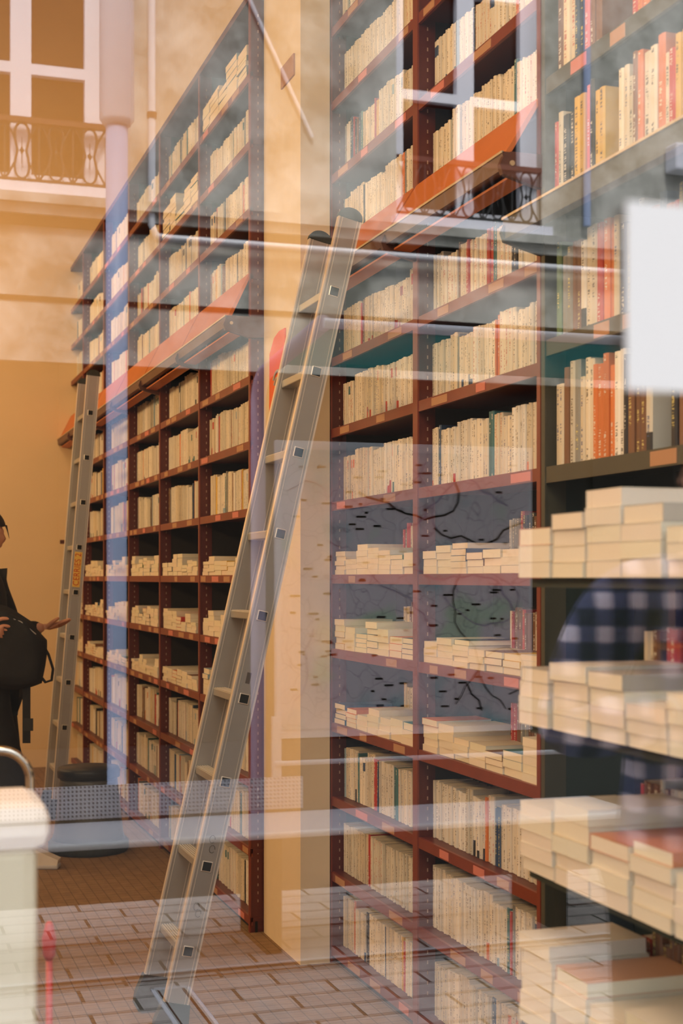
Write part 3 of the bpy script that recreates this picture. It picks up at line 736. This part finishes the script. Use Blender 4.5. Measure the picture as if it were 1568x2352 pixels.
def head_mesh(bm_parts, c, facing, hscale=1.0):
    """head as a warped sphere with nose, brow, chin; facing +x then rotated about z"""
    bm = bmesh.new(); bmesh.ops.create_uvsphere(bm, u_segments=40, v_segments=28, radius=1)
    for v in bm.verts:
        x, y, z = v.co
        w_ = .072*(1 - .22*max(0, -z)) ; l_ = .095; h_ = .118
        X = x*l_; Y = y*w_; Z = z*h_
        if z < -.1 and x > 0: X -= .012*(-z); Y *= (1-.25*(-z))
        if z < -.3 and x < 0: X *= (1-.45*(-z-.3))
        if x > .3:
            n_ = math.exp(-((y/.16)**2 + ((z+.14)/.17)**2)); X += .017*n_            # nose
            n_ = math.exp(-((y/.35)**2 + ((z-.22)/.10)**2)); X += .006*n_            # brow
            n_ = math.exp(-(((abs(y)-.38)/.16)**2 + ((z-.06)/.09)**2)); X -= .010*n_ # eye sockets
            n_ = math.exp(-((y/.26)**2 + ((z+.42)/.05)**2)); X += .008*n_            # lips
            n_ = math.exp(-((y/.24)**2 + ((z+.78)/.12)**2)); X += .012*n_            # chin
        if abs(y) > .85:
            n_ = math.exp(-(((x+.05)/.16)**2 + ((z+.02)/.24)**2)); Y += math.copysign(.013*n_, y)  # ears
        v.co = Vector((X, Y, Z))
    bmesh.ops.rotate(bm, verts=bm.verts, cent=(0, 0, 0), matrix=Matrix.Rotation(facing, 3, 'Z'))
    bmesh.ops.translate(bm, verts=bm.verts, vec=c)
    me = bpy.data.meshes.new('t'); bm.to_mesh(me); bm.free(); return me
def join_meshes(obj, others):
    bm = bmesh.new(); bm.from_mesh(obj.data)
    for m_ in others: bm.from_mesh(m_)
    bm.to_mesh(obj.data); bm.free()
    for q in obj.data.polygons: q.use_smooth = True
    for m_ in others: bpy.data.meshes.remove(m_)
def hand(base, d, up, side, m, curl=.5, thumb=1, s=1.0):
    """mesh of a palm with five curled fingers: d points to the fingertips, up is the back of the hand, side towards the thumb"""
    d, up, side = Vector(d).normalized(), Vector(up).normalized(), Vector(side).normalized(); base = Vector(base)
    vs = [base, base+d*.035*s, base+d*.07*s]; es = [(0, 1), (1, 2)]; rd = [(.024*s, .018*s), (.034*s, .017*s), (.034*s, .015*s)]
    for k, (off, ln) in enumerate(((.030, .072), (.010, .080), (-.010, .075), (-.029, .060))):
        p0 = base + d*.062*s + side*off*s; a = 0; i0 = len(vs); vs.append(p0); rd.append((.0095*s,)*2); es.append((2, i0))
        for j in range(3):
            a += curl*(.55+.12*k); st_ = (d*math.cos(a) - up*math.sin(a)) * (ln*s*(.42, .32, .26)[j])
            vs.append(vs[-1]+st_); rd.append(((.0088, .0080, .0068)[j]*s,)*2); es.append((len(vs)-2, len(vs)-1))
    p0 = base + d*.018*s + side*.024*s; i0 = len(vs); vs.append(p0); rd.append((.013*s,)*2); es.append((0, i0))
    for j, (fd, sd, ud) in enumerate(((.5, .8, -.2), (.85, .45, -.3), (.95, .1, -.35))):
        vs.append(vs[-1] + (d*fd + side*sd*thumb + up*ud).normalized()*.030*s); rd.append(((.0115, .0100, .0085)[j]*s,)*2); es.append((len(vs)-2, len(vs)-1))
    return vs, es, rd

def person_a():
    # walks/stands facing camera-right; local x = facing, y = away from the camera
    pt = P(-40, 7.1)
    pr = thing('person', 'person in black at left edge holding a black bag, one hand outstretched', 'person', (pt.x, pt.y, 0), -YAW)
    # body: pelvis root, legs, spine, neck, arms
    V_ = [(0,0,.95), (.01,0,1.10), (.01,0,1.28), (.0,0,1.42), (.02,0,1.49), (.035,0,1.56),
          (.02,.10,.90), (.07,.11,.50), (.03,.11,.09),
          (.02,-.10,.90), (.13,-.11,.52), (.25,-.13,.10),
          (.0,-.17,1.40), (-.02,-.24,1.14), (.10,-.27,1.17),
          (.0,.17,1.40), (.10,.25,1.16), (.27,.20,1.165)]
    E_ = [(0,1),(1,2),(2,3),(3,4),(4,5),(0,6),(6,7),(7,8),(0,9),(9,10),(10,11),(3,12),(12,13),(13,14),(3,15),(15,16),(16,17)]
    R_ = [(.13,.10),(.12,.09),(.14,.10),(.09,.08),(.05,.05),(.05,.05),(.085,.085),(.055,.055),(.038,.038),(.085,.085),(.055,.055),(.038,.038),
          (.055,.055),(.042,.042),(.026,.026),(.055,.055),(.040,.040),(.026,.026)]
    b = skin('body', V_, E_, R_, M['skin'], pr)
    hd = head_mesh(None, (.008, 0, 1.63), 0)
    v1, e1, r1 = hand((.10, -.27, 1.175), (.9, 0, -.15), (0, -1, .1), (.1, -.2, 1), M['skin'], .75)
    h1 = skin('h', v1, e1, r1, M['skin'], pr, 0, 1); m1 = h1.data.copy(); bpy.data.objects.remove(h1)
    v2, e2, r2 = hand((.27, .20, 1.165), (.93, -.1, .22), (-.1, .3, -.9), (.2, -.9, .3), M['skin'], .12)
    h2 = skin('h', v2, e2, r2, M['skin'], pr, 0, 1); m2 = h2.data.copy(); bpy.data.objects.remove(h2)
    join_meshes(b, [hd, m1, m2])
    # hair: cap plus bun
    bm = bmesh.new(); bmesh.ops.create_uvsphere(bm, u_segments=32, v_segments=20, radius=1)
    for v in bm.verts:
        x, y, z = v.co; v.co = Vector((.008 + x*.108, y*.084, 1.662 + z*.112))
        if x > .2 and z < .05: v.co.x -= .11*x
    me = bpy.data.meshes.new('hair'); bm.to_mesh(me); bm.free(); me.materials.append(M['hair'])
    for q in me.polygons: q.use_smooth = True
    h = bpy.data.objects.new('hair', me); COL.objects.link(h); h.parent = pr
    wisps = MB()
    for k in range(7): wisps.tube([(.085, -.02+.008*k, 1.70-.004*k), (.115, -.02+.008*k, 1.685), (.128, -.02+.007*k, 1.655-.006*k)], .0012, 'hair', 5)
    wo = wisps.build('hair_wisps', h)
    cV = [(0,0,.90), (.01,0,1.10), (.01,0,1.30), (.0,0,1.44), (.0,-.18,1.41), (-.02,-.25,1.14), (.09,-.27,1.17), (.0,.18,1.41), (.10,.26,1.15), (.255,.205,1.162)]
    cE = [(0,1),(1,2),(2,3),(3,4),(4,5),(5,6),(3,7),(7,8),(8,9)]
    cR = [(.165,.125),(.145,.115),(.16,.12),(.085,.085),(.072,.072),(.058,.058),(.042,.042),(.072,.072),(.055,.055),(.042,.042)]
    skin('coat', cV, cE, cR, M['black'], pr)
    tV = [(0,0,.93), (.02,.10,.84), (.08,.11,.50), (.05,.11,.12), (.03,-.10,.84), (.14,-.11,.50), (.235,-.13,.13)]
    tE = [(0,1),(1,2),(2,3),(0,4),(4,5),(5,6)]
    skin('trousers', tV, tE, [(.17,.13),(.125,.125),(.095,.095),(.085,.085),(.125,.125),(.100,.100),(.085,.085)], M['black'], pr)
    sh = MB()
    for (x, y) in ((.03, .11), (.245, -.13)):
        s_ = MB(); s_.box(x-.08, x+.165, y-.042, y+.042, .0, .022, 'paper', None, .008)
        s_.prism([(x-.08, .02), (x+.16, .02), (x+.165, .045), (x+.12, .065), (x+.04, .10), (x-.06, .11), (x-.085, .07)], 'y', y-.038, y+.038, 'shoe')
        s_.build('shoe', pr)
    return pr, pt
pra, pta = person_a()
# the bag, held against the body
bg_ = thing('backpack', 'black backpack with dangling straps held by the person at left edge', 'bag', (pta.x, pta.y, 0), -YAW)
bm = bmesh.new(); bmesh.ops.create_cube(bm, size=1); bmesh.ops.subdivide_edges(bm, edges=bm.edges[:], cuts=6, use_grid_fill=True)
for v in bm.verts:
    x, y, z = v.co*2
    n_ = Vector((x, y, z)); q = n_.normalized() * max(abs(x), abs(y), abs(z)); c_ = n_.lerp(q, .55)
    X = .195 + c_.x*.165; Y = -.27+.0 + c_.y*.085; Z = 1.085 + c_.z*.205
    if c_.z > .2: X -= .05*(c_.z-.2)*(1+c_.x); Z -= .07*max(0, c_.x)*(c_.z)
    Z += .006*math.sin(23*x+9*y); Y += .005*math.sin(17*z+5*x)
    v.co = Vector((X, Y+.08, Z))
me = bpy.data.meshes.new('pouch'); bm.to_mesh(me); bm.free(); me.materials.append(M['black'])
for q in me.polygons: q.use_smooth = True
po = bpy.data.objects.new('pouch', me); COL.objects.link(po); po.parent = bg_
z_ = MB(); z_.tube([(.08, -.255, 1.25), (.16, -.26, 1.245), (.25, -.255, 1.21), (.32, -.25, 1.15)], .003, 'alu', 6); z_.build('zip', po)
MB().tube([(.33, -.2, 1.12), (.37, -.2, 1.05), (.392, -.2, .98), (.385, -.2, .925), (.355, -.2, .915), (.32, -.2, .96)], .007, 'black', 8).build('handle_loop', bg_)
MB().box(.245, .283, -.205, -.200, .62, .93, 'black').box(.252, .296, -.208, -.199, .68, .74, 'blackp').build('dangling_strap', bg_)
MB().tube([(.03, -.12, 1.49), (.07, -.20, 1.38), (.13, -.22, 1.28), (.16, -.22, 1.22)], .006, 'black', 8).build('shoulder_strap', bg_)

# ------------------------------------------------------------------ street behind the camera, seen mirrored in the pane
struct('ground_pavement', (-9, 14, mir(6.22), .72, -.10, .0, 'paving')).name = 'floor_pavement'
struct('floor_road', (-9, 14, mir(12.0)-.3, mir(6.22), -.10, -.012, 'road_shade'))
tr = MB(); yv = mir(5.06); tr.box(-9, 14, yv-.010, yv+.010, 0, .004, 'white'); tr.box(-9, 14, yv+.012, yv+.05, 0, .002, 'bronze'); tr.box(-9, 14, yv+.08, yv+.10, 0, .002, 'bronze')
yv = mir(5.55); tr.box(-9, 14, yv-.012, yv+.012, 0, .002, 'bronze')
tr.build('trim_2', kind='structure')
FY = mir(12.0)
fac = MB(); WIN = [(.50, 1.90), (4.50, 5.95), (8.4, 9.85)]
WZ0, WZ1 = 4.70, 7.3
xs = [-9] + [q for w_ in WIN for q in w_] + [14]
for i in range(0, len(xs), 2): fac.box(xs[i], xs[i+1], FY-.35, FY, 3.22, 9.6, 'stone')
for (a, b) in WIN:
    fac.box(a, b, FY-.35, FY, 3.22, WZ0, 'stone'); fac.box(a, b, FY-.35, FY, WZ1, 9.6, 'stone')
fac.box(-9, 14, FY, FY+.16, 4.50, 4.58, 'stone'); fac.box(-9, 14, FY, FY+.10, 4.42, 4.50, 'stone'); fac.box(-9, 14, FY, FY+.05, 4.34, 4.42, 'shop_and_shadow')  # dark band below the cornice is its shadow line, put in as colour
fac.box(-9, 14, FY, FY+.012, 3.72, 3.76, 'shop_and_shadow')
fac.box(-9, 14, FY-.35, FY-.08, 0, 3.22, 'shop_and_shadow')
for x in (-1, 1.5, 4, 6.5, 9): fac.box(x, x+.12, FY-.1, FY-.04, 0, 3.22, 'shop_and_shadow')
fac.build('wall_facade', kind='structure')
for wi, (a, b) in enumerate(WIN):
    gl = MB().box(a, b, FY-.22, FY-.20, WZ0, WZ1, 'winglass').build('window_%d' % (wi+2), kind='structure')
    f_ = MB(); mid = (a+b)/2 + .0; fy0, fy1 = FY-.20, FY-.12
    for x0, x1 in ((a, a+.11), (b-.17, b), (mid-.085, mid+.085)): f_.box(x0, x1, fy0, fy1, WZ0, WZ1, 'winwhite')
    for z0, z1 in ((WZ0, WZ0+.10), ((5.64, 5.73) if wi == 0 else (5.79, 5.88)), (6.80, 6.89), (WZ1-.1, WZ1)): f_.box(a, b, fy0, fy1-.005, z0, z1, 'winwhite')
    f_.box(a-.05, b+.05, FY-.15, FY+.12, WZ0-.12, WZ0-.03, 'winwhite')
    f_.build('window_frame', gl)
    bl = thing('balcony_rail', ['wrought-iron window rail with loops, upper left window', 'wrought-iron window rail on the right-hand reflected window', 'wrought-iron window rail on the window beyond the right edge'][wi], 'railing', ((a+b)/2, FY-.04, WZ0), 0, 'iron rails in front of the facade windows')
    hw = (b-a)/2; r_ = MB(); r_.box(-hw-.02, hw+.02, -.03, .03, .50, .545, 'bronze'); r_.box(-hw, hw, -.008, .008, .02, .04, 'iron'); r_.build('handrail', bl)
    s_ = MB(); n = 5
    for i in range(n):
        cx = -hw + (i+.5)*2*hw/n
        for sg_ in (-1, 1):
            s_.tube([(cx+sg_*.10*math.cos(t_)*(.35+.65*abs(math.sin(t_))), 0, .27+.23*math.sin(t_)) for t_ in [R(-90+180*j/14) for j in range(15)]], .010, 'iron', 6)
            s_.tube([(cx+sg_*(.13-.09*math.sin(math.pi*j/10)), 0, .04+.46*j/10) for j in range(11)], .009, 'iron', 6)
        s_.tube([(cx, 0, .16), (cx, 0, .38)], [.004, .004], 'iron', 6)
        s_.lathe([(.004, -.03), (.022, 0), (.004, .03)], (cx, 0, .27), 'iron', 8)
    for i in range(n+1): s_.box(-hw+i*2*hw/n-.007, -hw+i*2*hw/n+.007, -.007, .007, .02, .5, 'iron')
    s_.build('scrollwork', bl)
pp = MB(); pp.tube([(2.26, FY+.10, 9.2), (2.26, FY+.10, 4.40), (2.30, FY+.10, 4.31), (2.40, FY+.10, 4.30), (13.5, FY+.10, 4.30)], .032, 'pipe', 12)
for z in (5.3, 6.5, 7.7): pp.tube([(2.26, FY+.10, z), (2.26, FY+.10, z+.05)], .042, 'bronze', 12)
tag(pp.build('drainpipe'), 'pale pipe running down the facade and turning along its cornice', 'pipe')
pp = MB().tube([(6.38, FY+.07, 9.2), (6.38, FY+.07, 4.72)], .035, 'post', 12); tag(pp.build('downpipe'), 'thin blue-grey downpipe right of the right-hand facade window', 'pipe')
tag(MB().tube([(2.9, FY+.03, 6.9), (3.7, FY+.03, 5.3)], .018, 'pipe', 8).build('cable'), 'thin cable slanting down the facade between its windows', 'cable')
a = P(1540, 13.7, 400); 
tag(MB().box(7.25, 7.75, FY+.0, FY+.20, 5.30, 5.56, 'postw', None, .02).build('wall_lamp'), 'pale box lamp on the facade at the right edge', 'lamp')
# blue-grey post with a white sleeve
px_ = 9.2*math.tan(YAW+math.atan((268-784)/F))
lp = thing('street_post', 'tall blue-grey street post with white sleeve, reflected left of centre', 'post', (px_, mir(9.2), -.012))
MB().lathe([(.10, 0), (.10, .04), (.062, .08), (.062, .9), (.068, 2.2), (.072, 4.5)], (0, 0, 0), 'post', 24).build('shaft', lp)
MB().lathe([(.085, 4.36), (.112, 4.40), (.112, 8.0), (.09, 8.05)], (0, 0, 0), 'postw', 24).build('sleeve', lp)
# bus shelter
bs = thing('bus_shelter', 'bus shelter with mauve tube frame, glass canopy and route map', 'shelter', (1.65, mir(6.16), 0))
zc = .978 + EYE; ext = 2.6
pts = [(0, 0, 0), (0, 0, zc-.20)] + [(0, .16-.16*math.cos(R(a)), zc-.20+.13*math.sin(R(a))) for a in range(15, 91, 15)] + [(0, .96, zc)]
MB().tube(pts, .034, 'mauve', 18).build('tube_frame', bs)
MB().tube([(q[0]+ext, q[1], q[2]) for q in pts], .034, 'mauve', 18).build('tube_frame', bs)
MB().tube([(0, .96, zc), (ext, .96, zc)], .020, 'postw', 12).build('canopy_edge', bs)
MB().box(.03, ext-.03, .02, .94, zc-.02, zc-.008, 'canopy').build('canopy', bs)
mp = MB(); mp.box(.08, 1.34, -.02, .02, .70, 2.04, 'postw'); 
mo = mp.build('map_panel', bs)
ms = MB().box(.10, 1.32, .021, .026, .74, 2.00, 'map').build('map_sheet', mo)
ln_ = MB(); rm = random.Random(5)
for k in range(16):
    x, z = rm.uniform(.15, 1.25), rm.uniform(.8, 1.95); a = rm.uniform(0, 6.28); pts = [(x, .029, z)]
    for j in range(14):
        a += rm.uniform(-.7, .7); x += .05*math.cos(a); z += .05*math.sin(a)
        if not (.12 < x < 1.30 and .77 < z < 1.97): break
        pts.append((x, .029, z))
    if len(pts) > 2: ln_.tube(pts, .0045 if k < 8 else .0025, 'mauve' if k % 3 else 'hole', 5)
for k in range(110):
    x, z = rm.uniform(.14, 1.24), rm.uniform(.79, 1.95); l_ = rm.uniform(.015, .05); ln_.box(x, x+l_, .026, .0285, z, z+.009, 'hole')
ln_.build('map_lines', ms)
bar = MB(); bar.tube([(.07, .03, .59), (ext, .03, .59)], .012, 'postw', 10); bar.box(.06, .10, .0, .03, .45, .80, 'postw'); bar.build('lower_rail', bs)
# perforated bench
be = thing('perforated_bench', 'perforated pale metal bench reflected across the lower window', 'bench', (1.45, mir(5.38), 0))
MB().box(-1.55, 1.55, -.23, .23, .445, .462, 'perf').tube([(-1.55, .235, .455), (1.55, .235, .455)], .013, 'white', 12).build('seat', be)
MB().box(-1.55, .25, -.27, -.255, .47, .60, 'perf').build('backrest', be)
for x in (-1.2, .0, 1.2): MB().box(x-.03, x+.03, -.2, .2, 0, .445, 'road_shade').build('leg', be)
# pavement hatch
a = P(345, 4.90); hx, hy = a.x, mir(a.y)
ha = MB(); Wd = .135
ha.box(hx, hx+Wd, hy, hy+.012, 0, .006, 'winwhite'); ha.box(hx, hx+.012, hy, hy+.9, 0, .006, 'winwhite'); ha.box(hx+Wd-.012, hx+Wd, hy, hy+.9, 0, .006, 'winwhite'); ha.box(hx, hx+Wd, hy+.888, hy+.9, 0, .006, 'winwhite')
ho = ha.build('pavement_hatch'); tag(ho, 'long white-framed hatch set in the pavement near the ladder foot', 'hatch')
MB().box(hx+.012, hx+Wd-.012, hy+.012, hy+.888, 0, .003, 'paper').build('hatch_plate', ho)
hs_ = MB(); hs_.box(hx+.020, hx+.026, hy+.02, hy+.88, .003, .004, 'bronze'); hs_.box(hx+Wd-.030, hx+Wd-.020, hy+.02, hy+.88, .003, .004, 'bronze'); hs_.build('hatch_groove', ho)

# passer-by in a plaid shirt, reflected at the right edge
def person_b():
    Yv = 2.30; X = Yv*math.tan(YAW+math.atan((1640-784)/F)); root = (X, mir(Yv), 0)
    pr = thing('person', 'person in a navy and lilac plaid shirt reflected at the right edge', 'person', root, YAW)
    V_ = [(0,0,.95), (0,0,1.10), (0,0,1.27), (0,0,1.40), (0,.0,1.47), (.01,.02,1.54),
          (-.09,0,.90), (-.11,.02,.50), (-.11,0,.09), (.09,0,.90), (.11,.0,.50), (.11,0,.09),
          (-.17,0,1.385), (-.28,-.02,1.12), (-.115,.17,1.19), (.17,0,1.385), (.23,0,1.13), (.12,.2,1.2)]
    E_ = [(0,1),(1,2),(2,3),(3,4),(4,5),(0,6),(6,7),(7,8),(0,9),(9,10),(10,11),(3,12),(12,13),(13,14),(3,15),(15,16),(16,17)]
    R_ = [(.13,.10),(.12,.09),(.14,.10),(.09,.08),(.052,.052),(.05,.05),(.085,.085),(.055,.055),(.038,.038),(.085,.085),(.055,.055),(.038,.038),
          (.055,.055),(.042,.042),(.028,.028),(.055,.055),(.042,.042),(.028,.028)]
    b = skin('body', V_, E_, R_, M['skin'], pr)
    hd = head_mesh(None, (.01, .03, 1.60), R(90))
    ms_ = []
    for (bs_, d_, sd) in (((-.10, .17, 1.19), (.8, .6, .15), (0, .3, 1)), ((.12, .2, 1.2), (-.7, .7, .15), (0, .3, 1))):
        v, e, r = hand(bs_, d_, (0, .6, -.6) if sd[0] == 9 else (-d_[1]*.2, .3, -.8), sd, M['skin'], .5)
        h = skin('h', v, e, r, M['skin'], pr, 0, 1); ms_.append(h.data.copy()); bpy.data.objects.remove(h)
    join_meshes(b, [hd] + ms_)
    bm = bmesh.new(); bmesh.ops.create_uvsphere(bm, u_segments=32, v_segments=20, radius=1)
    for v in bm.verts:
        x, y, z = v.co; v.co = Vector((.01+x*.084, .015+y*.103, 1.625+z*.112))
        if y > .2 and z < .4: v.co.y -= .11*y
    me = bpy.data.meshes.new('hair'); bm.to_mesh(me); bm.free(); me.materials.append(M['hair'])
    for q in me.polygons: q.use_smooth = True
    h = bpy.data.objects.new('hair', me); COL.objects.link(h); h.parent = pr
    cV = [(0,0,.74), (0,0,.92), (0,0,1.12), (0,0,1.30), (0,0,1.405), (-.19,0,1.365), (-.285,-.02,1.12), (-.13,.16,1.185), (.19,0,1.365), (.245,0,1.12), (.13,.185,1.195)]
    cE = [(0,1),(1,2),(2,3),(3,4),(4,5),(5,6),(6,7),(4,8),(8,9),(9,10)]
    cR = [(.24,.16),(.20,.14),(.18,.13),(.175,.13),(.10,.095),(.088,.088),(.070,.070),(.048,.048),(.088,.088),(.070,.070),(.048,.048)]
    skin('shirt', cV, cE, cR, M['plaid'], pr)
    skin('trousers', [(0,0,.93), (-.10,0,.84), (-.11,.01,.50), (-.11,0,.08), (.10,0,.84), (.11,.01,.50), (.11,0,.08)], [(0,1),(1,2),(2,3),(0,4),(4,5),(5,6)],
         [(.16,.13),(.115,.115),(.085,.085),(.07,.07),(.115,.115),(.085,.085),(.07,.07)], M['black'], pr)
    for x in (-.11, .11):
        s_ = MB(); s_.box(x-.045, x+.045, -.09, .17, 0, .025, 'blackp', None, .008)
        s_.prism([(-.09, .02), (.165, .02), (.17, .045), (.12, .06), (.04, .10), (-.07, .11)], 'x', x-.04, x+.04, 'blackp')
        s_.build('shoe', pr)
    return pr
person_b()
